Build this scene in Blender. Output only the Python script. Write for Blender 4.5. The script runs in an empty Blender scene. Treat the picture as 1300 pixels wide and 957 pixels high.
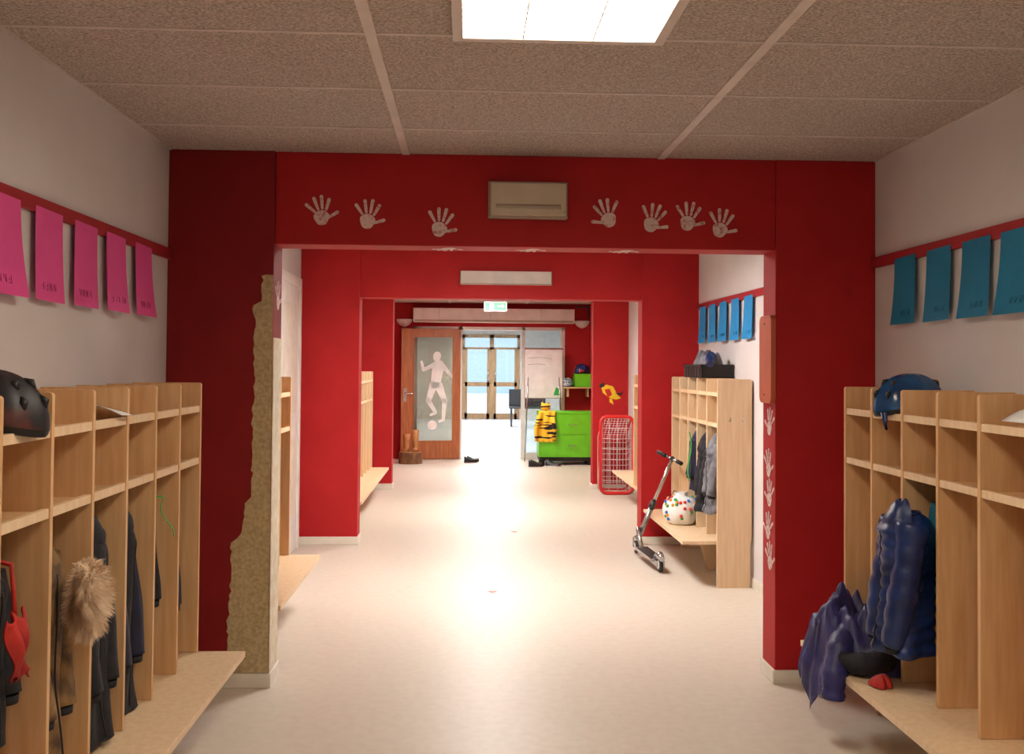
import bpy, bmesh, math, random
from mathutils import Vector, Matrix, noise
random.seed(7)
sc = bpy.context.scene
try:
    sc.view_settings.view_transform = 'Standard'
    sc.view_settings.look = 'None'
except Exception: pass
PI = math.pi
def lin(c):
    r=[]
    for v in c[:3]:
        v=v/255.0
        r.append(v/12.92 if v<=0.04045 else ((v+0.055)/1.055)**2.4)
    return (r[0],r[1],r[2],1)
# ---------------------------------------------------------------- materials
def M(name,col,rough=0.5,col2=None,scale=8,stretch=(1,1,1),bump=0,bscale=None,metal=0,emit=0,spec=0.5,lo=0.35,hi=0.65,detail=4,coat=0):
    m=bpy.data.materials.new(name); m.use_nodes=True
    nt=m.node_tree; b=nt.nodes['Principled BSDF']
    c=lin(col); b.inputs['Base Color'].default_value=c
    b.inputs['Roughness'].default_value=rough
    b.inputs['Metallic'].default_value=metal
    b.inputs['Specular IOR Level'].default_value=spec
    b.inputs['Coat Weight'].default_value=coat
    if emit:
        b.inputs['Emission Color'].default_value=c
        b.inputs['Emission Strength'].default_value=emit
    if col2 is None: col2=tuple(v*0.95 for v in col)
    tc=nt.nodes.new('ShaderNodeTexCoord'); mp=nt.nodes.new('ShaderNodeMapping')
    mp.inputs['Scale'].default_value=stretch
    nt.links.new(tc.outputs['Object'],mp.inputs['Vector'])
    n=nt.nodes.new('ShaderNodeTexNoise'); n.inputs['Scale'].default_value=scale; n.inputs['Detail'].default_value=detail
    nt.links.new(mp.outputs[0],n.inputs['Vector'])
    r=nt.nodes.new('ShaderNodeValToRGB')
    r.color_ramp.elements[0].position=lo; r.color_ramp.elements[1].position=hi
    r.color_ramp.elements[0].color=c; r.color_ramp.elements[1].color=lin(col2)
    nt.links.new(n.outputs['Fac'],r.inputs['Fac'])
    nt.links.new(r.outputs['Color'],b.inputs['Base Color'])
    if bump:
        n2=nt.nodes.new('ShaderNodeTexNoise'); n2.inputs['Scale'].default_value=bscale or scale*3; n2.inputs['Detail'].default_value=5
        nt.links.new(mp.outputs[0],n2.inputs['Vector'])
        bp=nt.nodes.new('ShaderNodeBump'); bp.inputs['Strength'].default_value=bump; bp.inputs['Distance'].default_value=0.01
        nt.links.new(n2.outputs['Fac'],bp.inputs['Height']); nt.links.new(bp.outputs[0],b.inputs['Normal'])
    return m
def Emit(name,col,s):
    m=bpy.data.materials.new(name); m.use_nodes=True; nt=m.node_tree; nt.nodes.clear()
    e=nt.nodes.new('ShaderNodeEmission'); e.inputs[0].default_value=lin(col); e.inputs[1].default_value=s
    o=nt.nodes.new('ShaderNodeOutputMaterial'); nt.links.new(e.outputs[0],o.inputs[0]); return m
def Glass(name,tint=(235,240,240)):
    m=bpy.data.materials.new(name); m.use_nodes=True; nt=m.node_tree; nt.nodes.clear()
    t=nt.nodes.new('ShaderNodeBsdfTransparent'); t.inputs[0].default_value=lin(tint)
    g=nt.nodes.new('ShaderNodeBsdfGlossy'); g.inputs['Roughness'].default_value=0.03
    f=nt.nodes.new('ShaderNodeFresnel'); x=nt.nodes.new('ShaderNodeMixShader')
    o=nt.nodes.new('ShaderNodeOutputMaterial')
    nt.links.new(f.outputs[0],x.inputs[0]); nt.links.new(t.outputs[0],x.inputs[1]); nt.links.new(g.outputs[0],x.inputs[2]); nt.links.new(x.outputs[0],o.inputs[0])
    return m
WALL=M('wall_paint_white',(220,214,214),0.75,(214,207,206),3,bump=0.03,bscale=60)
WALLB=M('wall_paint_grey',(212,208,202),0.7)
RED=M('red_paint',(180,32,36),0.6,(172,28,32),4,bump=0.05,bscale=50,spec=0.25)
RED_SHADE=M('red_paint_shaded',(138,25,28),0.6,(130,23,25),4,bump=0.05,bscale=50,spec=0.25)  # same red with shade put into the colour, for the near left column
RAILR=M('red_rail_paint',(168,38,46),0.5)
FLOOR=M('linoleum',(216,206,192),0.36,(210,199,183),22,bump=0.01,bscale=30,spec=0.35,detail=8)
FLOORH=M('linoleum_hall',(200,208,218),0.3,(192,199,208),18,spec=0.4)
CEIL=M('wood_wool_board',(228,213,204),0.95,(138,121,112),110,stretch=(1,1.8,1),bump=0.8,bscale=160,lo=0.36,hi=0.72,detail=10,spec=0.1)
GRID=M('ceiling_rail_paint',(222,208,202),0.6)
BIRCH=M('birch_ply',(222,180,134),0.45,(208,162,114),3,stretch=(14,14,1.2),spec=0.4,detail=6)
BIRCHP=M('birch_pale',(232,204,168),0.45,(224,192,152),3,stretch=(14,14,1.2),spec=0.4)
BASE=M('baseboard_cream',(232,224,210),0.5)
WHITE=M('white_lacquer',(236,233,228),0.45)
PLAST=M('torn_plaster',(200,180,142),0.95,(174,152,112),60,bump=0.35,bscale=120,spec=0.1,detail=8)
PLASTW=M('bare_plaster_jamb',(236,228,210),0.9,(220,206,176),20,bump=.3)
PRINT=M('hand_paint',(228,202,198),0.7,(190,104,100),45,lo=0.50,hi=0.70)
METAL=M('steel',(190,190,192),0.25,metal=1)
DMETAL=M('dark_steel',(70,72,76),0.4,metal=0.6)
BLACK=M('black_plastic',(18,18,20),0.5)
BLKF=M('black_fabric',(22,22,28),0.8,(34,34,42),20,bump=0.4,bscale=40)
NAVYF=M('navy_fabric',(22,32,66),0.6,(14,20,46),12,bump=0.4,bscale=25)
BLUEF=M('blue_puffer_fabric',(24,50,108),0.36,(14,32,78),10,bump=0.35,bscale=22)
PURPF=M('indigo_fabric',(50,50,112),0.5,(32,30,78),9,bump=0.6,bscale=18)
TEALF=M('teal_fabric',(20,120,145),0.6,(16,96,118),9,bump=0.3,bscale=22)
MINTF=M('mint_fabric',(86,150,150),0.7,(60,116,116),9,bump=0.3,bscale=22)
REDF=M('red_fabric',(196,44,34),0.7,(150,24,22),9,bump=0.3,bscale=22)
GREYF=M('grey_fabric',(126,126,132),0.75,(92,92,98),14,bump=0.4,bscale=26)
MUSTF=M('mustard_fabric',(150,116,74),0.8,(74,54,40),16,bump=0.3)
GREENF=M('green_fabric',(60,170,70),0.7)
FUR=M('beige_fur',(236,212,184),0.9,(196,160,126),18,bump=0.3)
GREEN=M('lime_lacquer',(110,214,36),0.4)
PINK=M('pink_paper',(230,82,156),0.75,(222,76,148),5)
BLUEP=M('teal_paper',(20,124,166),0.75,(16,114,156),5)
BLUEP2=M('blue_paper',(30,140,205),0.75)
INK=M('pencil',(170,50,110),0.8)
INK2=M('pencil_blue',(14,84,118),0.8)
WOOD=M('oak_door',(176,106,62),0.4,(150,84,46),4,stretch=(12,12,1))
WOODY=M('pine_frame',(150,120,86),0.4,(128,100,68),4,stretch=(12,12,1))
LOG=M('stump_bark',(140,98,62),0.9,(94,62,38),14,stretch=(1,1,.3),bump=.8)
LOGT=M('stump_top',(190,142,96),0.8,(160,110,66),30)
ORANGE=M('terracotta_plate',(204,100,66),0.5,(192,90,60),6)
TIGY=M('tiger_yellow',(240,200,50),0.8,(24,20,14),7,stretch=(.5,.5,4),lo=0.555,hi=0.575,detail=1)
NET=M('net_cord',(240,232,228),0.8)
GOALR=M('goal_red_tube',(205,34,32),0.35)
GLASS=Glass('clear_glass')
GLASSD=Glass('pale_glass',(234,232,226))
FROST=M('frosted_film',(238,240,236),0.8)
LAMPA=Emit('lamp_diffuser_warm',(255,242,220),17.5)
LAMPB=Emit('lamp_diffuser',(255,248,242),50)
FILLH=Emit('hall_fill_glow',(252,251,250),44)  # glow for the added hall fill panels
EXITG=M('exit_green',(50,160,84),0.5,emit=0.1)
DIFF=M('opal_diffuser',(206,190,168),0.35,(198,182,158))
SHELLG=M('lamp_body_grey',(176,160,142),0.45)
YEL=M('yellow_card',(240,200,30),0.6)
PAPER=M('white_paper',(240,240,238),0.7)
PATW=M('cotton_bag',(242,242,238),0.7,(232,232,228),10,bump=.2)
PATR=M('dot_red',(230,60,50),0.6); PATB=M('dot_blue',(40,110,210),0.6); PATG=M('dot_green',(60,170,80),.6); PATO=M('dot_orange',(240,150,40),.6)
CYAN=M('helmet_blue_shell',(20,84,140),0.25,(12,46,92),10,coat=.4)
GRND=M('outside_ground',(200,205,210),0.9)
OUTW=M('outside_house',(180,196,214),0.9)

# ---------------------------------------------------------------- mesh builder
class G:
    def __init__(s,name): s.name=name; s.bm=bmesh.new(); s.m=[]
    def mi(s,mat):
        if mat not in s.m: s.m.append(mat)
        return s.m.index(mat)
    def face(s,vs,mat,smooth=False):
        try:
            f=s.bm.faces.new(vs); f.material_index=s.mi(mat); f.smooth=smooth; return f
        except ValueError: return None
    def box(s,x0,x1,y0,y1,z0,z1,mat):
        if x0>x1:x0,x1=x1,x0
        if y0>y1:y0,y1=y1,y0
        v=[s.bm.verts.new(p) for p in [(x0,y0,z0),(x1,y0,z0),(x1,y1,z0),(x0,y1,z0),(x0,y0,z1),(x1,y0,z1),(x1,y1,z1),(x0,y1,z1)]]
        for q in [(3,2,1,0),(4,5,6,7),(0,1,5,4),(1,2,6,5),(2,3,7,6),(3,0,4,7)]: s.face([v[i] for i in q],mat)
    def prism(s,pts,off,mat,smooth=False):
        off=Vector(off); a=[s.bm.verts.new(p) for p in pts]; b=[s.bm.verts.new(Vector(p)+off) for p in pts]
        s.face(a[::-1],mat); s.face(b,mat); n=len(a)
        for i in range(n): s.face([a[i],a[(i+1)%n],b[(i+1)%n],b[i]],mat,smooth)
    def tube(s,pts,r,mat,seg=10,caps=True,smooth=True):
        pts=[Vector(p) for p in pts]; n=len(pts)
        if not isinstance(r,(list,tuple)): r=[r]*n
        rings=[]; up=None
        for i,p in enumerate(pts):
            t=(pts[min(i+1,n-1)]-pts[max(i-1,0)]).normalized()
            if up is None: up=Vector((0,0,1)) if abs(t.z)<.9 else Vector((1,0,0))
            a=t.cross(up)
            if a.length<1e-4: a=t.orthogonal()
            a.normalize(); b=a.cross(t).normalized(); up=b
            rings.append([s.bm.verts.new(p+(a*math.cos(2*PI*k/seg)+b*math.sin(2*PI*k/seg))*r[i]) for k in range(seg)])
        for i in range(n-1):
            for k in range(seg): s.face([rings[i][k],rings[i][(k+1)%seg],rings[i+1][(k+1)%seg],rings[i+1][k]],mat,smooth)
        if caps: s.face(rings[0][::-1],mat); s.face(rings[-1],mat)
    def surf(s,fn,nu,nv,mat,cu=False,smooth=True,matfn=None):
        g=[[s.bm.verts.new(fn(i/nu,j/nv)) for i in range(nu if cu else nu+1)] for j in range(nv+1)]
        for j in range(nv):
            for i in range(nu):
                i2=(i+1)%nu if cu else i+1
                s.face([g[j][i],g[j][i2],g[j+1][i2],g[j+1][i]],matfn(i/nu,j/nv) if matfn else mat,smooth)
    def ell(s,c,r,mat,nu=16,nv=10,amp=0,fr=6,seed=0,v0=0,v1=1):
        def fn(u,v):
            a=2*PI*u; b=PI*(v0+(v1-v0)*v)
            d=Vector((math.sin(b)*math.cos(a),math.sin(b)*math.sin(a),math.cos(b)))
            k=1+amp*noise.noise(d*fr*.5+Vector((seed,seed*.7,0)))
            return Vector((c[0]+d.x*r[0]*k,c[1]+d.y*r[1]*k,c[2]+d.z*r[2]*k))
        s.surf(fn,nu,nv,mat,cu=True)
    def done(s,bevel=0,xf=None,solid=0):
        me=bpy.data.meshes.new(s.name)
        bmesh.ops.remove_doubles(s.bm,verts=s.bm.verts,dist=1e-6)
        bmesh.ops.recalc_face_normals(s.bm,faces=s.bm.faces)
        if xf is not None: bmesh.ops.transform(s.bm,matrix=xf,verts=s.bm.verts)
        s.bm.to_mesh(me); s.bm.free()
        for m in s.m: me.materials.append(m)
        o=bpy.data.objects.new(s.name,me); sc.collection.objects.link(o)
        if solid:
            md=o.modifiers.new('s','SOLIDIFY'); md.thickness=solid
        if bevel:
            md=o.modifiers.new('b','BEVEL'); md.width=bevel; md.segments=2; md.limit_method='ANGLE'; md.angle_limit=math.radians(50)
        return o

XL,XR=-1.388,1.929; ZC=2.466
P1,P2,P3,P4=4.65,8.28,11.95,15.8
OL,OR_,ZB=-0.903,1.448,2.035
# ---------------------------------------------------------------- shell
g=G('floor'); g.box(-1.6,2.1,-2.2,15.9,-0.1,0,FLOOR); g.box(-2.5,3.0,15.9,27.6,-0.1,0,FLOORH); g.done()
g=G('ceiling'); g.box(-1.6,2.1,-2.2,15.8,ZC,ZC+.1,CEIL); g.done()
g=G('ceiling_hall'); g.box(-2.5,3.0,15.8,27.6,ZC,ZC+.1,WHITE); g.done()
g=G('ceiling_grid_rails')
for x in (-.30,.90): g.box(x-.017,x+.017,-2,4.66,ZC-.006,ZC,GRID)
y=4.15
while y>-2:
    g.box(XL,XR,y-.007,y+.007,ZC-.004,ZC,GRID); y-=.597
for a,b in ((4.85,8.28),(8.48,15.78)):
    for x in (-.30,.90): g.box(x-.017,x+.017,a,b,ZC-.006,ZC,GRID)
    y=a+.6
    while y<b: g.box(XL,XR,y-.006,y+.006,ZC-.004,ZC,GRID); y+=.6
g.box(XL,XL+.012,-2,4.63,ZC-.006,ZC,GRID); g.box(XR-.012,XR,-2,4.63,ZC-.006,ZC,GRID)
g.done()
g=G('wall_left'); g.box(XL-.15,XL,-2.2,12.05,0,ZC,WALL); g.box(XL-.15,XL,12.05,P4,0,ZC,RED); g.done()
g=G('wall_right'); g.box(XR,XR+.15,-2.2,12.05,0,ZC,WALL); g.box(XR,XR+.15,12.05,P4,0,ZC,RED); g.done()
g=G('wall_back'); g.box(XL-.15,XR+.15,-2.35,-2.2,0,ZC,WALL); g.done()
DX0,DX1,DZ=-.87,1.53,2.09
g=G('wall_end'); 
g.box(XL-.15,DX0,P4,P4+.2,0,ZC,RED); g.box(DX1,XR+.15,P4,P4+.2,0,ZC,RED); g.box(DX0,DX1,P4,P4+.2,DZ,ZC,RED); 
g.box(-2.5,XL-.15,P4,P4+.2,0,ZC,WALLB); g.box(XR+.15,3,P4,P4+.2,0,ZC,WALLB); g.done()
g=G('wall_hall_left'); g.box(-2.6,-2.5,P4,27.7,0,ZC,WALLB); g.done()
g=G('wall_hall_right'); g.box(3.0,3.1,P4,27.7,0,ZC,WALLB); g.box(1.95,3.0,19.5,19.8,0,ZC,WALLB); g.done()
g=G('wall_hall_end'); g.box(-2.5,-.17,27.5,27.7,0,ZC,WALLB); g.box(1.41,3,27.5,27.7,0,ZC,WALLB); g.box(-.17,1.41,27.5,27.7,2.33,ZC,WALLB); g.done()

def portal(y,beam=True):
    g=G('red_archway' if beam else 'red_pillars')
    T=.19
    lm=RED_SHADE if y==P1 else RED  # near left column: its shade is painted in as a darker red
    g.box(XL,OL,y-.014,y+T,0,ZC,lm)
    g.box(OR_ if beam else 1.50,XR,y-.006,y+T,0,ZC,RED)
    if beam: g.box(OL,OR_,y,y+T,ZB,ZC,RED)
    o=g.done(bevel=.004)
    g=G('baseboard_pillar')
    R=OR_ if beam else 1.50
    g.box(XL+.0,OL+.012,y-.026,y-.014,0,.065,BASE); g.box(OL,OL+.012,y-.014,y+T+.0,0,.065,BASE)
    g.box(R-.012,XR,y-.018,y-.006,0,.065,BASE); g.box(R-.012,R,y-.006,y+T,0,.065,BASE)
    g.done(bevel=.003)
portal(P1); portal(P2); portal(P3,False)
for nm,x0,x1 in (('baseboard_left',XL,XL+.012),('baseboard_right',XR-.012,XR)):
    g=G(nm)
    for a,b in ((-2.2,P1-.03),(P1+.2,P2-.03),(P2+.2,P3-.03),(P3+.2,P4)): g.box(x0,x1,a,b,0,.065,BASE)
    g.done()
# torn plaster on left column
pts=[(-.955,1.885),(-.905,1.89),(-.905,.067),(-1.085,.067),(-1.092,.30),(-1.075,.50),(-1.08,.66),(-1.035,.695),(-1.01,.84),(-.985,.87),(-.992,1.2),(-.982,1.45),(-.99,1.75),(-.957,1.77)]
out=[]
n=len(pts)
for i in range(n):
    a=Vector(pts[i]); b=Vector(pts[(i+1)%n]); k=max(1,int((b-a).length/.02))
    if i in (1,2): k=1
    for j in range(k):
        p=a.lerp(b,j/k)
        if i not in (1,2): p+=Vector((noise.noise(Vector((p.x*40,p.y*40,1))),noise.noise(Vector((p.x*40,p.y*40,5)))))*.012
        p.x=min(p.x,-.9045); out.append((p.x,P1-.020,max(p.y,.066)))
g=G('torn_plaster_patch'); g.prism(out,(0,.006,0),PLAST)
g.box(OL,OL+.004,P1-.01,P1+.18,.07,1.60,PLASTW); g.done()
# rails & papers
def rail(y0,y1,side):
    g=G('picture_rail')
    if side<0: g.box(XL,XL+.018,y0,y1,1.955,2.005,RAILR)
    else: g.box(XR-.018,XR,y0,y1,1.955,2.005,RAILR)
    g.done(bevel=.002)
rail(-2,P1-.016,-1); rail(-2,P1-.008,1); rail(P1+.192,P2-.008,1)
def paper(y,side,mat,ink,w=.21,seed=0):
    g=G('name_paper'); x=XL if side<0 else XR; s=1 if side<0 else -1
    rr=random.Random(seed); cu=rr.uniform(.006,.03); tl=rr.uniform(-.01,.01)
    f=lambda u,v: Vector((x+s*(.020+.001+cu*v*v*(0.4+u*.6)),y+u*w+tl*v,1.975-.297*v-.004*u))
    g.surf(f,8,10,mat)
    n=rr.randint(3,5)
    for k in range(n):
        u0=.2+k*.14
        for (a,b,c,d) in ((0,.80,0,.88),(0,.80,.07,.88),(.07,.80,.07,.88),(0,.84,.07,.84),(0,.88,.07,.88))[rr.randint(0,2):rr.randint(3,5)]:
            p=f(u0+a,b)+Vector((s*.0008,0,0)); q=f(u0+c,d)+Vector((s*.0008,0,0))
            g.tube([p,q],.0009,ink,seg=4)
    g.done()
for i,y in enumerate((2.28,2.58,2.875,3.19,3.505,3.805,4.13)): paper(y,-1,PINK,INK,seed=i)
for i,y in enumerate((2.4,2.7,2.98,3.28,3.56,3.86,4.175)): paper(y,1,BLUEP,INK2,seed=20+i)
for i,y in enumerate((6.62,6.96,7.30,7.63,7.95)): paper(y,1,BLUEP2,INK2,seed=40+i)

# handprints
def hand(g,o,U,V,rot,flip,sc_=1.0,N=None):
    o=Vector(o);U=Vector(U);V=Vector(V);N=Vector(N)
    c,s_=math.cos(rot),math.sin(rot)
    def P(x,y):
        x*=flip*sc_; y*=sc_
        return o+U*(x*c-y*s_)+V*(x*s_+y*c)
    def cap(a,b,r1,r2):
        a=Vector(a);b=Vector(b);d=(b-a).normalized();nn=Vector((-d.y,d.x)); pts=[]
        for k in range(7):
            t=-PI/2+PI*k/6; q=b+d*math.cos(t)*r2-nn*math.sin(t)*r2; pts.append(P(q.x,q.y))
        for k in range(7):
            t=-PI/2+PI*k/6; q=a-d*math.cos(t)*r1+nn*math.sin(t)*r1; pts.append(P(q.x,q.y))
        g.prism(pts,N*.0012,PRINT)
    pal=[P(.036*math.cos(t)*(1+.1*math.sin(3*t)),-.012+.036*math.sin(t)) for t in [2*PI*k/18 for k in range(18)]]
    g.prism(pal,N*.0012,PRINT)
    for a,b in (((-.030,.020),(-.064,.056)),((-.012,.030),(-.026,.082)),((.008,.032),(.010,.088)),((.026,.024),(.044,.070)),((.034,-.014),(.076,.006))): cap(a,b,.006,.0085)
g=G('painted_handprints')
for (x,z,r,f) in ((-.69,2.172,.12,1),(-.475,2.158,-.15,1),(-.14,2.125,-.25,1),(.65,2.18,.35,-1),(.858,2.16,-.35,1),(1.03,2.17,-.2,1),(1.185,2.14,-.25,1)):
    hand(g,(x,P1-.001,z),(1,0,0),(0,0,1),r,f,.98,(0,-1,0))
for (y,z,r,f) in ((4.73,1.20,.2,1),(4.745,1.0,-.1,-1),(4.73,.86,.1,1),(4.75,.70,.2,1),(4.72,.56,-.2,-1)):
    hand(g,(OR_-.001,y,z),(0,1,0),(0,0,1),r,f,.95,(-1,0,0))
hand(g,(OL+.001,4.74,1.78),(0,1,0),(0,0,1),0,1,1,(1,0,0))
for x in (-.1,.3,.75): hand(g,(x,4.74,ZB-.001),(1,0,0),(0,1,0),.4,1,.9,(0,0,-1))
g.done()
# plate on jamb
def rrect(w,h,r,n=5):
    p=[]
    for cx,cy,a0 in ((w/2-r,h/2-r,0),(-w/2+r,h/2-r,PI/2),(-w/2+r,-h/2+r,PI),(w/2-r,-h/2+r,1.5*PI)):
        for k in range(n+1):
            a=a0+PI/2*k/n; p.append((cx+r*math.cos(a),cy+r*math.sin(a)))
    return p
g=G('jamb_wall_plate'); g.prism([(OR_-.001,4.728+a,1.52+b) for a,b in rrect(.19,.42,.035)],(-.024,0,0),ORANGE)
for z in (1.35,1.69): g.tube([(OR_-.024,4.738,z),(OR_-.028,4.738,z)],.006,DMETAL)
g.done(bevel=.003)
# emergency light
g=G('emergency_light')
g.box(.085,.455,P1-.035,P1-.0005,2.165,2.335,SHELLG); g.box(.095,.445,P1-.075,P1-.035,2.175,2.325,DIFF)
g.box(.085,.455,P1-.05,P1-.034,2.165,2.178,SHELLG); g.box(.085,.455,P1-.05,P1-.034,2.322,2.335,SHELLG)
g.tube([(.12,P1-.07,2.215),(.42,P1-.07,2.215)],.012,SHELLG); g.tube([(.435,P1-.08,2.19),(.435,P1-.074,2.19)],.004,GREEN)
g.done(bevel=.006)
g=G('wall_light_panel'); g.box(-.07,.68,P2-.045,P2,2.15,2.262,WHITE); g.box(-.075,.685,P2-.05,P2-.04,2.15,2.158,SHELLG); g.box(-.075,-.07,P2-.05,P2,2.15,2.262,SHELLG); g.box(.68,.685,P2-.05,P2,2.15,2.262,SHELLG); g.done(bevel=.003)
# ceiling lights
def clight(x0,x1,y0,y1,mat):
    g=G('ceiling_light'); z=ZC
    w=.03
    g.box(x0,x1,y0,y0+w,z-.02,z,GRID); g.box(x0,x1,y1-w,y1,z-.02,z,GRID); g.box(x0,x0+w,y0+w,y1-w,z-.02,z,GRID); g.box(x1-w,x1,y0+w,y1-w,z-.02,z,GRID)
    g.box(x0+w,x1-w,y0+w,y1-w,z-.006,z-.001,mat)
    n=22
    for k in range(1,n):
        yy=y0+w+(y1-y0-2*w)*k/n; g.box(x0+w,x1-w,yy-.0012,yy+.0012,z-.018,z-.007,WHITE)
    for f in (.33,.66): xx=x0+(x1-x0)*f; g.box(xx-.002,xx+.002,y0+w,y1-w,z-.018,z-.007,WHITE)
    g.done()
clight(-.055,.575,1.75,2.955,LAMPA); clight(-.055,.575,-1.4,-.2,LAMPA)
clight(-.055,.575,5.9,7.1,LAMPB); clight(-.055,.575,9.5,10.7,LAMPB); clight(-.055,.575,13.2,14.4,LAMPB)
clight(-.1,1.1,17.5,18.7,FILLH); clight(-.1,1.1,21.5,22.7,FILLH); clight(-.1,1.1,25,26.2,FILLH)  # hall panels are added fill lights, built like the corridor fixtures

# ---------------------------------------------------------------- cubbies
def cubbies(side,y0,n,pitch,depth=.30,bend=None,endfloor=False,mat=BIRCH,by1=None):
    xw=XL if side<0 else XR; s=1 if side<0 else -1
    g=G('coat_cubby_unit'); X=lambda d: xw+s*d
    y1=y0+n*pitch; t=.009
    g.box(X(.014),X(.024),y0-t,y1+t,.31,1.395,mat)
    for i in range(n+1):
        y=y0+i*pitch; zb=.31
        if endfloor and i==0: zb=0
        r=.010; pr=[(X(.024),zb),(X(depth),zb)]
        for k in range(6):
            a=PI/2*k/5; pr.append((X(depth-r+r*math.cos(a)),1.40-r+r*math.sin(a)))
        pr.append((X(.024),1.40))
        g.prism([(a,y-t,b) for a,b in pr],(0,2*t,0),mat)
    for i in range(n):
        a=y0+i*pitch+t; b=y0+(i+1)*pitch-t
        for z in (1.285,1.075):
            g.box(X(.024),X(depth-.022),a,b,z,z+.014,mat)
            g.box(X(depth-.022),X(depth-.004),a,b,z-.004,z+.022,BIRCHP)
        g.box(X(.024),X(.04),a,b,.97,1.02,mat)
        for f in (.3,.7):
            yy=a+(b-a)*f
            g.tube([(X(.04),yy,1.0),(X(.075),yy,.985),(X(.085),yy,1.01)],.004,METAL,seg=6)
            g.tube([(X(.04),yy,.985),(X(.06),yy,.955),(X(.075),yy,.965)],.004,METAL,seg=6)
    bd=bend or depth+.19
    yb=y1+t if by1 is None else by1
    g.box(X(.014),X(bd),y0-t+(2*t if endfloor else 0),yb,.285,.309,BIRCHP)
    ks=[0,n//2,n] if not endfloor else [n//2,n]
    for i in ks:
        y=y0+i*pitch-(0 if i<n else .03)+(.03 if i==0 else 0); g.prism([(X(.014),y-t,0),(X(.17),y-t,0),(X(.25),y-t,.285),(X(.014),y-t,.285)],(0,2*t,0),mat)
    if endfloor:
        for k in (.33,.68):
            xx=X(depth*k); g.tube([(xx,y0-t,1.12),(xx,y0-t-.03,1.115),(xx,y0-t-.035,1.14)],.004,METAL,seg=6)
    return g.done(bevel=.002)
LP=.29
LY0=4.12-9*LP
cubbies(-1,LY0,9,LP)
RP=.283; RY0=4.25-9*RP
cubbies(1,RY0,9,RP)
cubbies(-1,4.9,4,.32)
cubbies(1,6.66,5,.30,depth=.25,endfloor=True,bend=.48,mat=BIRCHP)
cubbies(-1,8.55,9,.32,mat=BIRCHP)
cubbies(1,8.55,4,.30,mat=BIRCHP,by1=11.2,bend=.30)

# ---------------------------------------------------------------- clothing
def coat(name,x,y,ztop,w,t,L,mat,puff=False,seed=0,sleeve=None,hood=True,inner=None,lean=0,collar=None,nq=9,ch=.05,sl=.68,sr=1.0):
    """w = half width along Y, t = half depth along X"""
    g=G(name); sv=sleeve or mat; sg0=-1 if x>0 else 1
    def fn(u,v):
        a=2*PI*u
        if v<.16: k=.42+.58*math.sin(v/.16*PI/2)
        else: k=1-.14*math.sin((v-.16)/.84*PI)+.06*v
        f=1+.09*math.sin(5*a+seed+3*v)*(.3+v)+.12*noise.noise(Vector((math.cos(a)*1.6+seed,math.sin(a)*1.6,v*4)))
        if puff: f*=1+.085*abs(math.sin(v*PI*nq))
        return Vector((x+t*k*f*math.cos(a)+lean*v,y+w*k*f*math.sin(a)*.9,ztop-L*v-.02*noise.noise(Vector((a,seed,2)))))
    g.surf(fn,40,60,mat,cu=True)
    g.surf(lambda u,v: fn(u,1)*(1-v*.98)+Vector((x+lean,y,ztop-L+.02))*(v*.98),36,2,inner or BLKF,cu=True)
    g.tube([fn(.5 if sg0<0 else 0,v) for v in [.14+.84*k/30 for k in range(31)]],.0035,BLACK,seg=5)
    for sg in (-1,1):
        pts=[];rs=[]
        for k in range(31):
            v=k/30
            pts.append((x+sg0*t*(.05+.75*v)+lean*v*.5,y+sg*w*(.60+.14*math.sin(v*PI)),ztop-L*(.07+sl*v)))
            r=sr*(.052-.014*v)*(w/.11)*(1+.06*math.sin(9*v+seed))
            if puff: r*=1+.12*abs(math.sin(v*PI*6))
            rs.append(r)
        g.tube(pts,rs,sv,seg=16)
        e=Vector(pts[-1]); g.tube([e,e-Vector((0,0,.022))],[rs[-1]*.82,rs[-1]*.78],BLKF,seg=12)
    if hood:
        def hf(u,v):
            a=PI*(.02+.96*u); q=v
            return Vector((x+sg0*t*(.85*math.sin(a)*math.sin(q*PI*.55+.25)+.05),y+w*.66*math.cos(a)*math.sin(q*PI*.6+.35),ztop+.045-.13*q+.014*noise.noise(Vector((u*4,q*4,seed)))))
        g.surf(hf,18,12,mat)
    cm=collar or mat
    g.surf(lambda u,v: Vector((x+t*(.46+.05*v)*math.cos(2*PI*u),y+w*(.42+.06*v)*math.sin(2*PI*u),ztop-.025+ch*v+.008*math.cos(2*PI*u))),20,3,cm,cu=True)
    g.surf(lambda u,v: Vector((x+t*.40*math.cos(2*PI*u),y+w*.36*math.sin(2*PI*u),ztop-.03+ch*v)),20,2,inner or BLKF,cu=True)
    return g.done()
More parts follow.
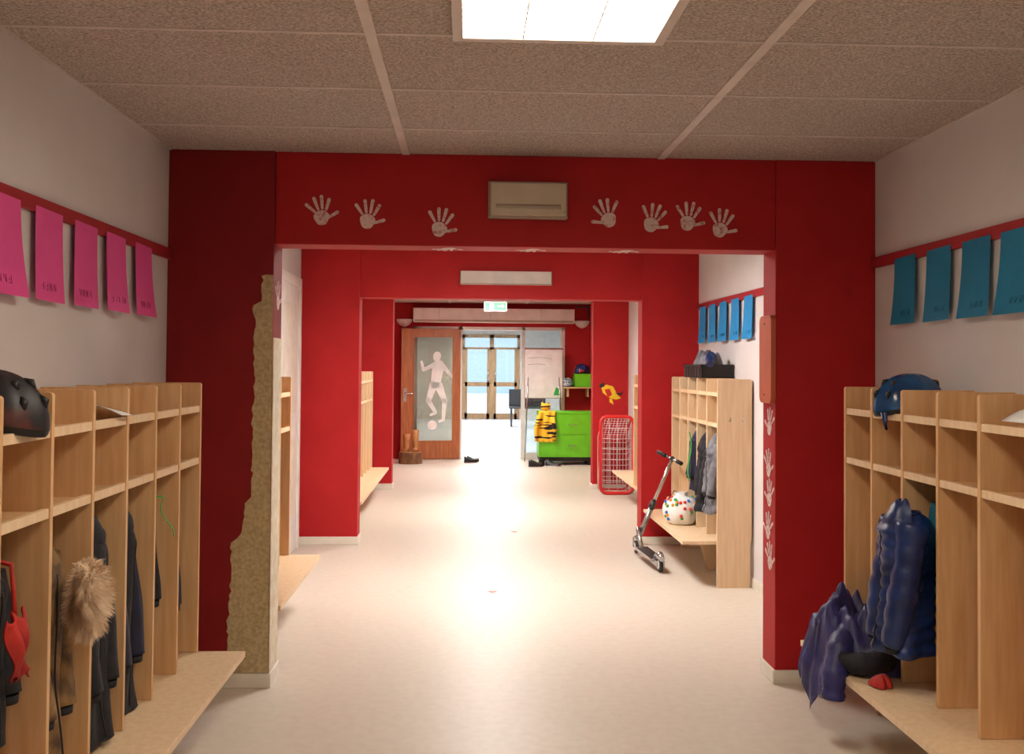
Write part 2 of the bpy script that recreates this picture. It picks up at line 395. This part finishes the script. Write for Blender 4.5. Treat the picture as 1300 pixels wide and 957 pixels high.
def heap(name,cx,cy,z,rx,ry,h,mat,seed=0,drape=None,n=72,sleeves=()):
    g=G(name)
    def fn(u,v):
        a=2*PI*u; r=v
        k=1+.30*noise.noise(Vector((math.cos(a)*1.8+seed,math.sin(a)*1.8,seed)))+.06*math.sin(7*a+seed)
        px=cx+rx*r*k*math.cos(a); py=cy+ry*r*k*math.sin(a)
        b=max(0,1-r**2.2)
        f=noise.noise(Vector((px*9+seed,py*9,seed)))*.45+(abs(noise.noise(Vector((px*15,py*15+seed,3))))-.2)*.6+(abs(noise.noise(Vector((px*34,py*26+seed,8))))-.2)*.15
        zz=z+.004+max(0,h*b**.7*(.85+f))
        if drape and r>.5:
            d=(px-drape[0])*drape[1]
            if d>0: zz=min(zz,z+.03)-min(d*3.0,drape[2])*(1+.3*math.sin(py*30)); px=drape[0]+drape[1]*(.006+min(d,.03)+.010*math.sin(py*60))
        return Vector((px,py,zz))
    g.surf(fn,n,34,mat,cu=True)
    for (pts,r,m2) in sleeves:
        P=[Vector(p) for p in pts]; Q=[]
        for i in range(len(P)-1):
            p0=P[max(i-1,0)];p1=P[i];p2=P[i+1];p3=P[min(i+2,len(P)-1)]
            for k in range(8):
                t=k/8
                Q.append(.5*((2*p1)+(p2-p0)*t+(2*p0-5*p1+4*p2-p3)*t*t+(3*p1-p0-3*p2+p3)*t**3))
        Q.append(P[-1]); m_=len(Q)
        g.tube(Q,[r*(1+.07*math.sin(i*.9)+.05*math.sin(i*2.1))*(1-.25*i/m_) for i in range(m_)],m2,seg=16)
    return g.done()
c=lambda i: LY0+(i+.5)*LP
coat('hooded_jacket',-1.22,c(8),.97,.09,.075,.60,NAVYF,seed=1)
coat('hooded_jacket',-1.20,c(6)+.01,.98,.105,.09,.66,BLKF,seed=2,sleeve=NAVYF)
coat('winter_coat',-1.19,c(5),.99,.11,.095,.66,BLKF,seed=3)
coat('hooded_jacket',-1.22,c(7),.98,.10,.075,.5,BLKF,seed=6)
coat('winter_coat',-1.22,c(3)-.0,.97,.105,.075,.44,BLKF,seed=4)
coat('patterned_jacket',-1.20,c(4),.98,.105,.08,.62,MUSTF,seed=5,hood=False)
g=G('fur_hood_trim'); cy=c(4); fc=Vector((-1.045,cy+.01,.83))
g.ell(fc,(.04,.07,.095),FUR,24,16,amp=.3,seed=3)
for k in range(6500):
    th=random.uniform(0,2*PI); ph=math.acos(random.uniform(-1,1))
    d=Vector((math.sin(ph)*math.cos(th),math.sin(ph)*math.sin(th),math.cos(ph)))
    kk=1+.3*noise.noise(d*3+Vector((3,2.1,0)))
    p=fc+Vector((d.x*.04*kk,d.y*.07*kk,d.z*.095*kk)); q=p+d*random.uniform(.012,.026)+Vector((random.uniform(-.008,.008),random.uniform(-.008,.008),-.012))
    tn=d.orthogonal().normalized()*.0016
    vs=[g.bm.verts.new(p+tn),g.bm.verts.new(p-tn),g.bm.verts.new(q)]; g.face(vs,FUR)
g.done()
g=G('red_scarf')
g.surf(lambda u,v: Vector((-1.095-.010*math.sin(v*7+u*3)-.008*math.cos(u*13),c(3)-.07+(.09-.03*math.sin(v*3))*u+.03*v,.86-.16*v-.012*math.sin(u*11+v*3))),24,20,REDF)
g.tube([(-1.10,c(3)-.03,.86),(-1.12,c(3)-.01,.98),(-1.30,c(3),1.02)],.006,REDF); g.done(solid=.006)
heap('scarf_pile',-1.2,c(3),.309,.12,.10,.10,REDF,seed=8)
g=G('green_strap')
g.surf(lambda u,v: Vector((-1.085-.02*math.sin(v*5),c(7)-.05+.05*v+.008*u,1.0-.15*v)),2,14,GREENF); g.tube([(-1.09,c(7)-.05,1.0),(-1.3,c(7)-.05,1.0)],.003,GREENF); g.done(solid=.002)
heap('gloves_pile',-1.25,c(7),1.3,.09,.09,.07,BLKF,seed=12)
g=G('paper_sheet'); g.surf(lambda u,v: Vector((-1.34+.27*u,c(5)+.03+.10*v,1.302+.05*math.sin(u*PI*.9)*(1-.3*v))),12,4,PAPER); g.done(solid=.001)

def helmet(name,c0,L,W,H,shell,rot=0,strap=True,liner=BLACK):
    g=G(name)
    def fn(u,v):
        a=2*PI*u; b=PI/2*v
        rx=L*(1+.06*math.cos(a)); k=math.sin(b)**.9
        rd=1+.035*math.cos(8*a)*math.sin(b)
        z=H*math.cos(b)*(1+.03*math.cos(8*a)*math.sin(b)); 
        if v>.85: z-=.012*math.cos(2*a)*(v-.85)/.15
        return Vector((rx*k*rd*math.cos(a),W*k*rd*math.sin(a),z+.02))
    g.surf(fn,48,16,shell,cu=True)
    g.surf(lambda u,v: Vector((fn(u,1).x*(1-.12*v),fn(u,1).y*(1-.12*v),fn(u,1).z-.018*math.sin(v*PI)+.0*v)),48,4,liner,cu=True)
    g.surf(lambda u,v: Vector((fn(u,v).x*.88,fn(u,v).y*.88,(fn(u,v).z-.02)*.86+.02)),32,10,liner,cu=True)
    for a in (-.55,0,.55,PI-.5,PI,PI+.5):
        for b in (.62,1.02):
            d=fn(a/(2*PI)%1,b/(PI/2)); d2=fn(a/(2*PI)%1,(b+.25)/(PI/2))
            m=d.lerp(d2,.5)
            g.tube([d+m.normalized()*-.002,m+m.normalized()*.003,d2+m.normalized()*-.002],[.004,.011,.004],liner,seg=8)
    if strap:
        for sg in (-1,1):
            g.tube([(L*.3,sg*W*.85,.02),(L*.1,sg*W*.8,.008),(-.01,sg*W*.5,.006),(.02,0,.005)],.0035,BLACK,seg=6)
            g.tube([(-L*.4,sg*W*.8,.02),(-.02,sg*W*.75,.008),(-.01,sg*W*.5,.006)],.0035,BLACK,seg=6)
    return g.done(xf=Matrix.Translation(c0)@Matrix.Rotation(rot,4,'Z'))
helmet('bicycle_helmet',(-1.20,2.53,1.302),.145,.115,.14,M('helmet_dark',(34,32,38),.5,(92,44,34),6,lo=.52,hi=.6),rot=0)
helmet('bicycle_helmet',(1.735,3.83,1.302),.14,.108,.14,CYAN,rot=PI)
g=G('helmet_strap'); g.tube([(1.60,3.76,1.31),(1.595,3.74,1.28),(1.60,3.75,1.25),(1.60,3.775,1.28),(1.60,3.79,1.31)],.006,BLUEF,seg=8); g.done()
# right bank clothing
rc=lambda i: RY0+(i+.5)*RP
coat('puffer_jacket',1.585,rc(6),.965,.108,.095,.50,BLUEF,puff=True,seed=2,inner=NAVYF,hood=True,collar=NAVYF,lean=-.01,ch=.02,sl=.86,sr=1.08,nq=11)
coat('teal_jacket',1.76,rc(6),1.0,.10,.055,.34,TEALF,seed=7,hood=True)
heap('clothes_pile',1.585,4.02,.309,.25,.28,.25,PURPF,seed=2,drape=(1.439,-1,.17),sleeves=[([(1.54,3.92,.44),(1.46,3.84,.40),(1.41,3.78,.30),(1.40,3.77,.22)],.055,PURPF),([(1.66,3.86,.39),(1.60,3.76,.37),(1.50,3.74,.36),(1.44,3.80,.36)],.048,BLKF)])
heap('knit_scarf',1.72,4.06,.309,.10,.12,.27,MINTF,seed=11)
heap('red_mittens',1.53,3.64,.309,.04,.05,.045,REDF,seed=15)
g=G('paper_sheet'); g.surf(lambda u,v: Vector((1.9-.24*u,rc(4)-.08+.14*v,1.302+.06*math.sin(u*PI*.9))),12,4,PAPER); g.done(solid=.001)

def shoe(g,x,y,z,ang,mat,L=.22):
    ca,sa=math.cos(ang),math.sin(ang)
    def T(p): return Vector((x+p[0]*ca-p[1]*sa,y+p[0]*sa+p[1]*ca,z+p[2]))
    def sec(u): return .028+.014*math.sin(u*PI*.8+.4)
    def fn(a,u):
        t=PI*a; w=sec(u)*(1 if 0<u<1 else .5); h=.04+.045*max(0,1-u*1.9)
        if u==0 or u==1: w*=.4
        return T((-L/2+L*u,w*math.cos(t),.015+h*math.sin(t)**.8))
    g.surf(fn,12,12,mat)
    pts=[]
    for k in range(20):
        a=2*PI*k/20; pts.append(T((L/2*1.03*math.cos(a),math.sin(a)*.045,0.001)))
    g.prism(pts,(0,0,.016),PAPER if mat is not BLACK else DMETAL)
def shoes(x,y,z,ang,mat):
    g=G('pair_of_shoes'); shoe(g,x,y,z,ang,mat); shoe(g,x+.03,y+.11,z,ang+.2,mat); g.done()
coat('hooded_jacket',-1.2,5.86,.9,.10,.085,.5,NAVYF,seed=3)
g=G('door_frame_side')
y0,y1=7.28,8.16
g.box(XL,XL+.03,y0,y0+.07,0,2.1,WHITE); g.box(XL,XL+.03,y1-.07,y1,0,2.1,WHITE); g.box(XL,XL+.03,y0,y1,2.1,2.17,WHITE)
g.done(bevel=.003)
g=G('door_1'); g.box(XL+.001,XL+.018,y0+.07,y1-.07,.01,2.1,WHITE); g.box(XL+.018,XL+.02,y0+.15,y1-.15,.3,.9,BASE); g.box(XL+.018,XL+.02,y0+.15,y1-.15,1.1,1.95,BASE)
g.tube([(XL+.018,y0+.13,1.02),(XL+.06,y0+.13,1.02),(XL+.06,y0+.23,1.02)],.009,METAL); g.done(bevel=.002)

g=G('storage_crate')
x0,x1,ya,yb,z0,z1=1.685,1.915,7.14,7.72,1.401,1.50
g.box(x0,x1,ya,yb,z0,z0+.008,BLACK); g.box(x0,x0+.008,ya,yb,z0,z1,BLACK); g.box(x1-.008,x1,ya,yb,z0,z1,BLACK); g.box(x0,x1,ya,ya+.008,z0,z1,BLACK); g.box(x0,x1,yb-.008,yb,z0,z1,BLACK)
g.box(x0-.008,x1+.006,ya-.008,ya+.002,z1-.018,z1,BLACK); g.box(x0-.008,x0+.002,ya-.008,yb+.008,z1-.018,z1,BLACK); g.box(x0-.008,x1+.006,yb-.002,yb+.008,z1-.018,z1,BLACK)
for k in range(6): g.box(x0-.004,x0,ya+.05+k*.09,ya+.06+k*.09,z0,z1-.02,BLACK)
g.done(bevel=.002)
heap('folded_clothes',1.80,7.42,1.475,.10,.25,.12,GREYF,seed=4,sleeves=[([(1.78,7.25,1.56),(1.75,7.16,1.54),(1.74,7.11,1.50)],.035,BLUEF)])
coat('grey_jacket',1.735,6.81,.98,.105,.09,.50,GREYF,seed=3,puff=True)
coat('puffer_jacket',1.745,7.11,.98,.105,.09,.54,BLKF,seed=8,puff=True)
coat('winter_coat',1.75,7.41,.98,.105,.085,.42,NAVYF,seed=5)
g=G('green_strap'); g.surf(lambda u,v: Vector((1.64+.012*math.sin(v*6),7.30+.03*u,1.0-.36*v)),2,14,GREENF); g.done(solid=.003)
g=G('drawstring_bag'); bc=Vector((1.60,7.42,.405))
def bfn(u,v):
    a=2*PI*u;b=PI*v
    k=1+.05*math.cos(9*a)*(1-v)+.07*noise.noise(Vector((math.cos(a)*2,math.sin(a)*2,v*3)))
    z=math.cos(b); 
    if v<.12: return Vector((bc.x+.035*math.cos(a)*(1+.3*math.cos(6*a))*(1.2-v*2),bc.y+.035*math.sin(a),bc.z+.105+.035*(1-v/.12)))
    return Vector((bc.x+.132*math.sin(b)**.75*k*math.cos(a),bc.y+.132*math.sin(b)**.75*k*math.sin(a),bc.z+max(-.094,.115*z)))
g.surf(bfn,40,24,PATW,cu=True)
for k in range(60):
    a=random.random(); v=random.uniform(.16,.72); p=bfn(a,v); 
    g.ell(p,(.013,.013,.013),random.choice([PATR,PATB,PATO,PATG,PATG]),8,6)
g.tube([bc+Vector((0,0,.12)),bc+Vector((-.05,.0,.15)),bc+Vector((-.1,-.03,.09))],.003,BLACK,seg=6)
g.done()
# kick scooter
g=G('kick_scooter')
def wheel(c0,ax,r=.05):
    c0=Vector(c0); ax=Vector(ax).normalized()
    g.tube([c0-ax*.013,c0-ax*.008,c0+ax*.008,c0+ax*.013],[r-.006,r,r,r-.006],BLACK,seg=24)
    g.tube([c0-ax*.016,c0+ax*.016],r*.6,PAPER,seg=16); g.tube([c0-ax*.02,c0+ax*.02],.009,METAL,seg=10)
A=Vector((1.39,7.15,.055)); B=Vector((1.34,7.87,.055)); dr=(B-A).normalized(); side=Vector((dr.y,-dr.x,0))
wheel(A,side); wheel(B,side)
up=Vector((0,0,1))
def ob(o,l0,l1,w0,w1,z0,z1,mat):
    P=[o+dr*a+side*b+up*c_ for a,b,c_ in ((l0,w0,z0),(l1,w0,z0),(l1,w1,z0),(l0,w1,z0))]
    g.prism([p for p in P],(0,0,z1-z0),mat)
ob(A,.07,.56,-.05,.05,.01,.03,METAL); ob(A,.09,.50,-.045,.045,.03,.033,BLACK)
ob(A,-.02,.12,-.03,-.02,-.01,.03,METAL); ob(A,-.02,.12,.02,.03,-.01,.03,METAL)
g.tube([A+dr*.08+up*.04,A+dr*.0+up*.068,A-dr*.06+up*.05],[.03,.028,.02],METAL,seg=10)
g.tube([A+dr*.54+up*.02,A+dr*.62+up*.09,A+dr*.66+up*.16],.018,METAL)
S0=A+dr*.68+up*.06; S1=Vector((1.61,7.80,.755)); st=(S1-S0).normalized()
g.tube([S0,S0+st*.3],.021,METAL); g.tube([S0+st*.28,S1],.015,METAL); g.tube([S0+st*.27,S0+st*.33],.026,DMETAL)
g.tube([B-side*.022,B-side*.024+up*.07,S0+st*.06],.007,METAL,seg=8); g.tube([B+side*.022,B+side*.024+up*.07,S0+st*.06],.007,METAL,seg=8)
hb=Vector((.5,-.85,-.02)).normalized()
hb=(hb-st*hb.dot(st)).normalized()
g.tube([S1-hb*.09,S1+hb*.09],.011,METAL); g.tube([S1-hb*.19,S1-hb*.08],.016,BLACK); g.tube([S1+hb*.06,S1+hb*.12],.016,BLACK); g.ell(S1,(.02,.02,.022),BLACK)
g.done()
g=G('floor_sticker'); SM=M('sticker_pink',(214,120,110),.5)
for (x,y) in ((.17,6.55),(.42,8.9)):
    g.prism([(x+.03*math.sin(t)**3,y+.05*(.8*math.cos(t)-.3*math.cos(2*t)-.1*math.cos(3*t)),.0003) for t in [2*PI*k/20 for k in range(20)]],(0,0,.0005),SM)
g.done()
# hockey goal
g=G('hockey_goal'); gx0,gx1,gy,gz=1.53,1.91,11.45,.90; dp=.40
def rt(pts,r=.016): g.tube(pts,r,GOALR,seg=10)
def rloop(y,z0,z1,x0,x1,rr=.08):
    p=[]
    for cx,cz,a0 in ((x1-rr,z1-rr,0),(x0+rr,z1-rr,PI/2),(x0+rr,z0+rr,PI),(x1-rr,z0+rr,1.5*PI)):
        for k in range(6): a=a0+PI/2*k/5; p.append((cx+rr*math.cos(a),y,cz+rr*math.sin(a)))
    return p+[p[0]]
rt(rloop(gy,.02,gz,gx0,gx1),.02); rt(rloop(gy+dp,.017,gz-.25,gx0+.05,gx1,.06),.011)
for (xx,zz,z2) in ((gx0+.03,gz-.03,gz-.27),(gx1-.03,gz-.03,gz-.27),(gx0+.03,.03,.03),(gx1-.03,.03,.03)): rt([(xx,gy,zz),(xx if xx>1.7 else xx+.04,gy+dp,z2)],.011)
n=9
for k in range(n+1):
    f=k/n; x=gx0+.02+(gx1-gx0-.04)*f; g.tube([(x,gy+.01,gz-.01),(x,gy+dp,gz-.26),(x,gy+dp,.03)],.0035,NET,seg=4)
    z=.03+(gz-.29)*f; g.tube([(gx0+.01,gy,z*1.3),(gx0+.05,gy+dp,z),(gx1-.01,gy+dp,z),(gx1-.01,gy,z*1.3)],.0035,NET,seg=4)
    yy=gy+dp*f; zt=gz-.26*f; g.tube([(gx0+.02,yy,.02),(gx0+.02+.03*f,yy,zt),(gx1-.02,yy,zt)],.0035,NET,seg=4)
for k in range(7):
    z=.05+.06*k*2; g.tube([(gx0,gy,z),(gx0+.19,gy+.02,z-.01),(gx1,gy,z)],.003,NET,seg=4)
for k in range(3):
    x=gx0+.10*(k+1); g.tube([(x,gy+.01,.02),(x,gy+.02,gz)],.003,NET,seg=4)
g.done()
g=G('bird_wall_decoration')
yy=P3-.008
def poly(pts,mat,o=0): g.prism([(x,yy-o,z) for x,z in pts],(0,-.004,0),mat)
poly([(1.60,1.22),(1.66,1.26),(1.74,1.24),(1.80,1.13),(1.84,1.10),(1.78,1.08),(1.70,1.10),(1.62,1.16)],YEL)
poly([(1.64,1.20),(1.70,1.21),(1.73,1.14),(1.68,1.10)],GOALR,.004); poly([(1.76,1.16),(1.84,1.16),(1.88,1.20),(1.84,1.13)],BLACK,.004); poly([(1.57,1.25),(1.63,1.29),(1.64,1.24),(1.59,1.22)],BLACK,.004)
poly([(1.70,1.09),(1.73,1.09),(1.75,1.02),(1.70,1.05)],YEL)
g.done()

# ---------------------------------------------------------------- end wall items
g=G('door_frame_end'); Y=P4
for a,b in ((DX0,DX0+.06),(-.16,-.10),(.84,.90),(DX1-.06,DX1)): g.box(a,b,Y-.01,Y+.12,0,DZ,WHITE)
g.box(DX0,DX1,Y-.01,Y+.12,DZ-.05,DZ,WHITE); g.box(DX0,-.13,Y,Y+.1,.0,.10,WHITE); g.box(.87,DX1,Y,Y+.1,0,.10,WHITE)
g.done(bevel=.003)
g=G('window_1'); g.box(DX0+.06,-.16,Y+.05,Y+.06,.1,DZ-.05,GLASSD); g.done()
g=G('window_2'); g.box(.90,DX1-.06,Y+.05,Y+.06,.1,DZ-.05,GLASS); g.done()
g=G('door_2'); W=.93; H=2.05
FS=.80
def cap2(p,q,r1,r2,mat,o=0):
    tr=lambda v: Vector(((v[0]-.5)*FS+.54,(v[1]-.4)*FS+.52))
    a=tr(p);b=tr(q);r1*=FS*.85;r2*=FS*.85;d=(b-a).normalized();nn=Vector((-d.y,d.x)); pts=[]
    for k in range(7):
        t=-PI/2+PI*k/6; v=b+d*math.cos(t)*r2-nn*math.sin(t)*r2; pts.append((v.x,-.002-o,v.y))
    for k in range(7):
        t=-PI/2+PI*k/6; v=a-d*math.cos(t)*r1+nn*math.sin(t)*r1; pts.append((v.x,-.002-o,v.y))
    g.prism(pts,(0,-.001,0),mat)
g.box(0,.18,-.02,.02,.01,H,WOOD); g.box(W-.11,W,-.02,.02,.01,H,WOOD); g.box(.18,W-.11,-.02,.02,H-.12,H,WOOD); g.box(.18,W-.11,-.02,.02,.01,.28,WOOD)
g.box(.18,W-.11,-.003,.003,.28,H-.12,GLASSD)
for z in (.28,H-.135): g.box(.18,W-.11,-.026,.0,z,z+.015,WOOD)
g.box(.185,.20,-.026,0,.28,H-.12,WOOD); g.box(W-.125,W-.11,-.026,0,.28,H-.12,WOOD)
g.tube([(.06,-.02,1.03),(.06,-.07,1.03),(.17,-.07,1.03)],.011,METAL); g.box(.035,.085,-.026,-.018,.9,1.12,METAL)
o=.002
cap2((.52,1.74),(.53,1.79),.085,.09,FROST,o); cap2((.55,1.58),(.50,1.22),.14,.11,FROST,o)
cap2((.46,1.60),(.26,1.50),.055,.04,FROST,o); cap2((.26,1.50),(.22,1.66),.04,.03,FROST,o); cap2((.64,1.58),(.80,1.40),.055,.04,FROST,o); cap2((.80,1.40),(.88,1.26),.035,.03,FROST,o)
cap2((.46,1.2),(.36,.90),.095,.06,FROST,o); cap2((.36,.90),(.50,.68),.06,.04,FROST,o); cap2((.56,1.2),(.68,.90),.095,.06,FROST,o); cap2((.68,.90),(.66,.55),.06,.04,FROST,o)
cap2((.50,.66),(.41,.62),.035,.03,FROST,o); cap2((.66,.52),(.58,.49),.035,.03,FROST,o); cap2((.44,.42),(.441,.42),.11,.11,FROST,o)
g.done(bevel=.002,xf=Matrix.Translation((-.13,P4-.04,0))@Matrix.Rotation(math.radians(9),4,'Z')@Matrix.Translation((-W,0,0)))
g=G('air_curtain_heater'); g.box(DX0,1.66,P4-.22,P4,2.15,2.37,WHITE); g.box(DX0+.02,1.64,P4-.225,P4-.22,2.16,2.19,SHELLG)
for k in range(3): g.box(DX0+.8*k+.4,DX0+.8*k+.404,P4-.222,P4-.2,2.19,2.37,SHELLG)
g.done(bevel=.01)
g=G('exit_sign'); g.box(.22,.55,14.48,14.52,2.27,2.41,WHITE); g.box(.235,.535,14.476,14.48,2.285,2.395,EXITG); g.box(.30,.36,14.474,14.476,2.30,2.38,PAPER); g.prism([(.42,14.474,2.335),(.48,14.474,2.335),(.48,14.474,2.315),(.515,14.474,2.345),(.48,14.474,2.375),(.48,14.474,2.355),(.42,14.474,2.355)],(0,.003,0),PAPER)
g.tube([(.28,14.5,2.41),(.28,14.5,ZC)],.005,METAL); g.tube([(.49,14.5,2.41),(.49,14.5,ZC)],.005,METAL); g.done()
for x in (-1.02,1.80):
    g=G('wall_sconce'); g.surf(lambda u,v: Vector((x+.12*math.sin(v*PI/2)*math.cos(PI+PI*u),P4-.002+.12*math.sin(v*PI/2)*math.sin(PI+PI*u),2.08+.12*v**1.5)),20,8,WHITE); g.box(x-.04,x+.04,P4-.02,P4,2.1,2.2,WHITE); g.done(solid=.004)
g=G('conduit_pipe'); g.tube([(1.70,P4-.02,2.42),(1.90,P4-.02,2.42),(1.90,P4-.02,2.25)],.012,DMETAL); g.done()
# flip chart
g=G('flip_chart'); O=.14
g.box(.88,1.47,15.40+O,15.42+O,.98,1.74,PAPER); g.box(.87,1.48,15.42+O,15.435+O,.97,1.76,SHELLG); g.box(.87,1.48,15.385+O,15.42+O,1.735,1.76,METAL)
for a,b in (((.95,15.45+O,1.7),(.88,15.42,.0)),((1.40,15.45+O,1.7),(1.47,15.42,0)),((1.17,15.45+O,1.7),(1.17,15.72,0))): g.tube([a,b],.012,METAL,seg=8)
g.prism([(1.33,15.397+O,1.02),(1.44,15.397+O,1.02),(1.42,15.397+O,1.12),(1.37,15.397+O,1.15)],(0,.002,0),GREENF)
g.tube([(.93,15.398+O,1.60),(1.1,15.398+O,1.61),(1.3,15.398+O,1.59)],.002,BLACK,seg=4); g.tube([(.93,15.398+O,1.50),(1.1,15.398+O,1.51),(1.2,15.398+O,1.49)],.002,BLACK,seg=4)
g.done()
# green toy chest
g=G('green_toy_chest'); a,b,c1,d1=1.06,1.88,14.85,15.35
g.box(a,b,c1,d1,.12,.77,GREEN); g.box(a-.012,b+.012,c1-.012,d1,.77,.795,GREEN); g.box(a+.01,b-.01,c1+.02,d1-.02,.06,.12,BLACK)
for xx in (a+.06,b-.06):
    for yy in (c1+.06,d1-.06): g.tube([(xx,yy,0),(xx,yy,.07)],.03,BLACK,seg=12)
g.box(a+.02,b-.02,c1-.006,c1,.15,.44,GREEN); g.box(a+.02,b-.02,c1-.006,c1,.46,.75,GREEN)
for z in (.29,.61): g.tube([(1.5,c1-.006,z),(1.5,c1-.03,z),(1.62,c1-.03,z),(1.62,c1-.006,z)],.006,METAL,seg=6)
g.done(bevel=.004)
g=G('tiger_costume'); TY=c1
def tg(u,v):
    x=1.03+.25*u; s_=.58*v
    if s_<.12: y_,z_=TY+.10-s_,.803
    else: y_,z_=TY-.024-.010*math.sin(u*14),.803-(s_-.12)
    return Vector((x+.02*math.sin(v*7),y_,z_+.004*math.sin(u*20)))
g.surf(tg,24,30,TIGY)
for sg in (.03,.22): g.tube([(1.03+sg,TY-.045,.74),(1.03+sg+(.04 if sg>.1 else -.05),TY-.05,.55),(1.03+sg+(.03 if sg>.1 else -.04),TY-.05,.36)],[.035,.03,.026],TIGY)
g.ell((1.16,TY+.06,.865),(.075,.06,.055),TIGY,amp=.2)
for sg in (-.05,.05): g.ell((1.16+sg,TY+.06,.915),(.02,.012,.02),TIGY)
g.done(solid=.004)
g=G('wall_shelf'); g.box(1.50,1.925,15.45,15.8,1.13,1.155,BIRCH); g.box(1.55,1.57,15.5,15.8,1.0,1.13,BIRCH); g.box(1.86,1.88,15.5,15.8,1.0,1.13,BIRCH); g.done(bevel=.002)
g=G('green_storage_bin'); x0,x1,ya,yb,z0,z1=1.66,1.91,15.47,15.77,1.155,1.36
g.box(x0,x1,ya,yb,z0,z0+.01,GREEN); g.box(x0,x0+.01,ya,yb,z0,z1,GREEN); g.box(x1-.01,x1,ya,yb,z0,z1,GREEN); g.box(x0,x1,ya,ya+.01,z0,z1,GREEN); g.box(x0,x1,yb-.01,yb,z0,z1,GREEN); g.box(x0-.008,x1+.008,ya-.01,ya,z1-.02,z1,GREEN); g.done(bevel=.003)
helmet('bicycle_helmet',(1.785,15.62,1.361),.13,.10,.14,M('helmet_navy',(24,50,110),.3,(170,60,50),7,lo=.52,hi=.56),rot=.5)
helmet('bicycle_helmet',(1.56,15.6,1.157),.09,.085,.12,M('helmet_teal',(190,205,210),.3,(40,120,150),9),rot=1.2)
# stump and boots
g=G('tree_stump'); 
g.surf(lambda u,v: Vector((-.86+.17*(1+.05*noise.noise(Vector((math.cos(2*PI*u)*2,math.sin(2*PI*u)*2,v))))*math.cos(2*PI*u)*(1.05-.05*v),15.05+.17*(1.05-.05*v)*math.sin(2*PI*u),.0+.17*v)),32,5,LOG,cu=True)
g.surf(lambda u,v: Vector((-.86+.168*v*math.cos(2*PI*u),15.05+.168*v*math.sin(2*PI*u),.171)),32,6,LOGT,cu=True); g.done()
g=G('wooden_boots')
BOOT=M('carved_wood',(180,124,74),.6,(140,90,48),12)
for dx,hh in ((-.06,.44),(.07,.50)):
    x=-.86+dx
    g.tube([(x,15.08,.172),(x,15.08,.24),(x,15.08,.36),(x,15.08,hh)],[.05,.045,.05,.058],BOOT,seg=14)
    g.tube([(x,15.08,.205),(x-.01,15.02,.205),(x-.01,14.95,.20)],[.036,.036,.026],BOOT,seg=12)
g.done()
shoes(.05,15.2,0,.4,BLACK); shoes(1.0,14.6,0,.2,BLACK); shoes(1.25,14.62,0,-.3,DMETAL)
# far exterior door
g=G('door_3'); Y=27.5
for a,b in ((-.17,-.10),(.58,.70),(1.34,1.41)): g.box(a,b,Y-.05,Y+.1,0,2.33,WOODY)
g.box(-.17,1.41,Y-.05,Y+.1,2.24,2.33,WOODY); g.box(-.17,1.41,Y-.05,Y+.1,1.92,1.98,WOODY); g.box(-.10,1.34,Y-.03,Y+.05,.90,1.02,WOODY); g.box(-.10,1.34,Y-.03,Y+.05,.0,.16,WOODY)
for a,b in ((-.10,-.03),(.51,.58),(.70,.77),(1.27,1.34)): g.box(a,b,Y-.03,Y+.05,.0,1.92,WOODY)
g.box(-.10,1.34,Y,Y+.008,.1,2.26,GLASS)
g.tube([(.54,Y-.03,1.05),(.54,Y-.09,1.05),(.54,Y-.09,1.35),(.54,Y-.03,1.35)],.012,METAL); g.tube([(.74,Y-.03,1.05),(.74,Y-.09,1.05),(.74,Y-.09,1.35),(.74,Y-.03,1.35)],.012,METAL)
g.done()
g=G('ground_outside'); g.box(-40,40,27.7,90,-.15,-.05,GRND); g.done()
g=G('house_outside'); g.box(-8,3,55,60,-.05,3.2,OUTW); g.prism([(-8.5,54.7,3.2),(3.5,54.7,3.2),(3.5,57.5,5.2),(-8.5,57.5,5.2)],(0,0,.15),GREYF); g.box(-2,-.6,54.95,55,.8,2.2,DMETAL); g.done()
g=G('hall_bench'); g.box(1.0,1.9,24.0,24.5,.44,.48,DMETAL); 
for xx in (1.05,1.85): g.box(xx-.02,xx+.02,24.05,24.45,0,.44,DMETAL)
g.box(1.0,1.9,24.46,24.5,.48,.9,DMETAL); g.done(bevel=.004)

# ---------------------------------------------------------------- world, camera
w=bpy.data.worlds.new('World'); sc.world=w; w.use_nodes=True
w.node_tree.nodes['Background'].inputs[0].default_value=(.88,.94,1,1); w.node_tree.nodes['Background'].inputs[1].default_value=3.5
cam=bpy.data.cameras.new('camera'); co=bpy.data.objects.new('camera',cam); sc.collection.objects.link(co)
cam.sensor_width=36; cam.lens=35; cam.shift_y=-44.5/1300; cam.clip_start=.05; cam.clip_end=300
a=math.radians(2.49); p=math.radians(1.36)
co.matrix_world=Matrix.Translation((0,0,1.48))@Matrix.Rotation(-a,4,'Z')@Matrix.Rotation(PI/2+p,4,'X')@Matrix.Rotation(.008,4,'Z')
sc.camera=co
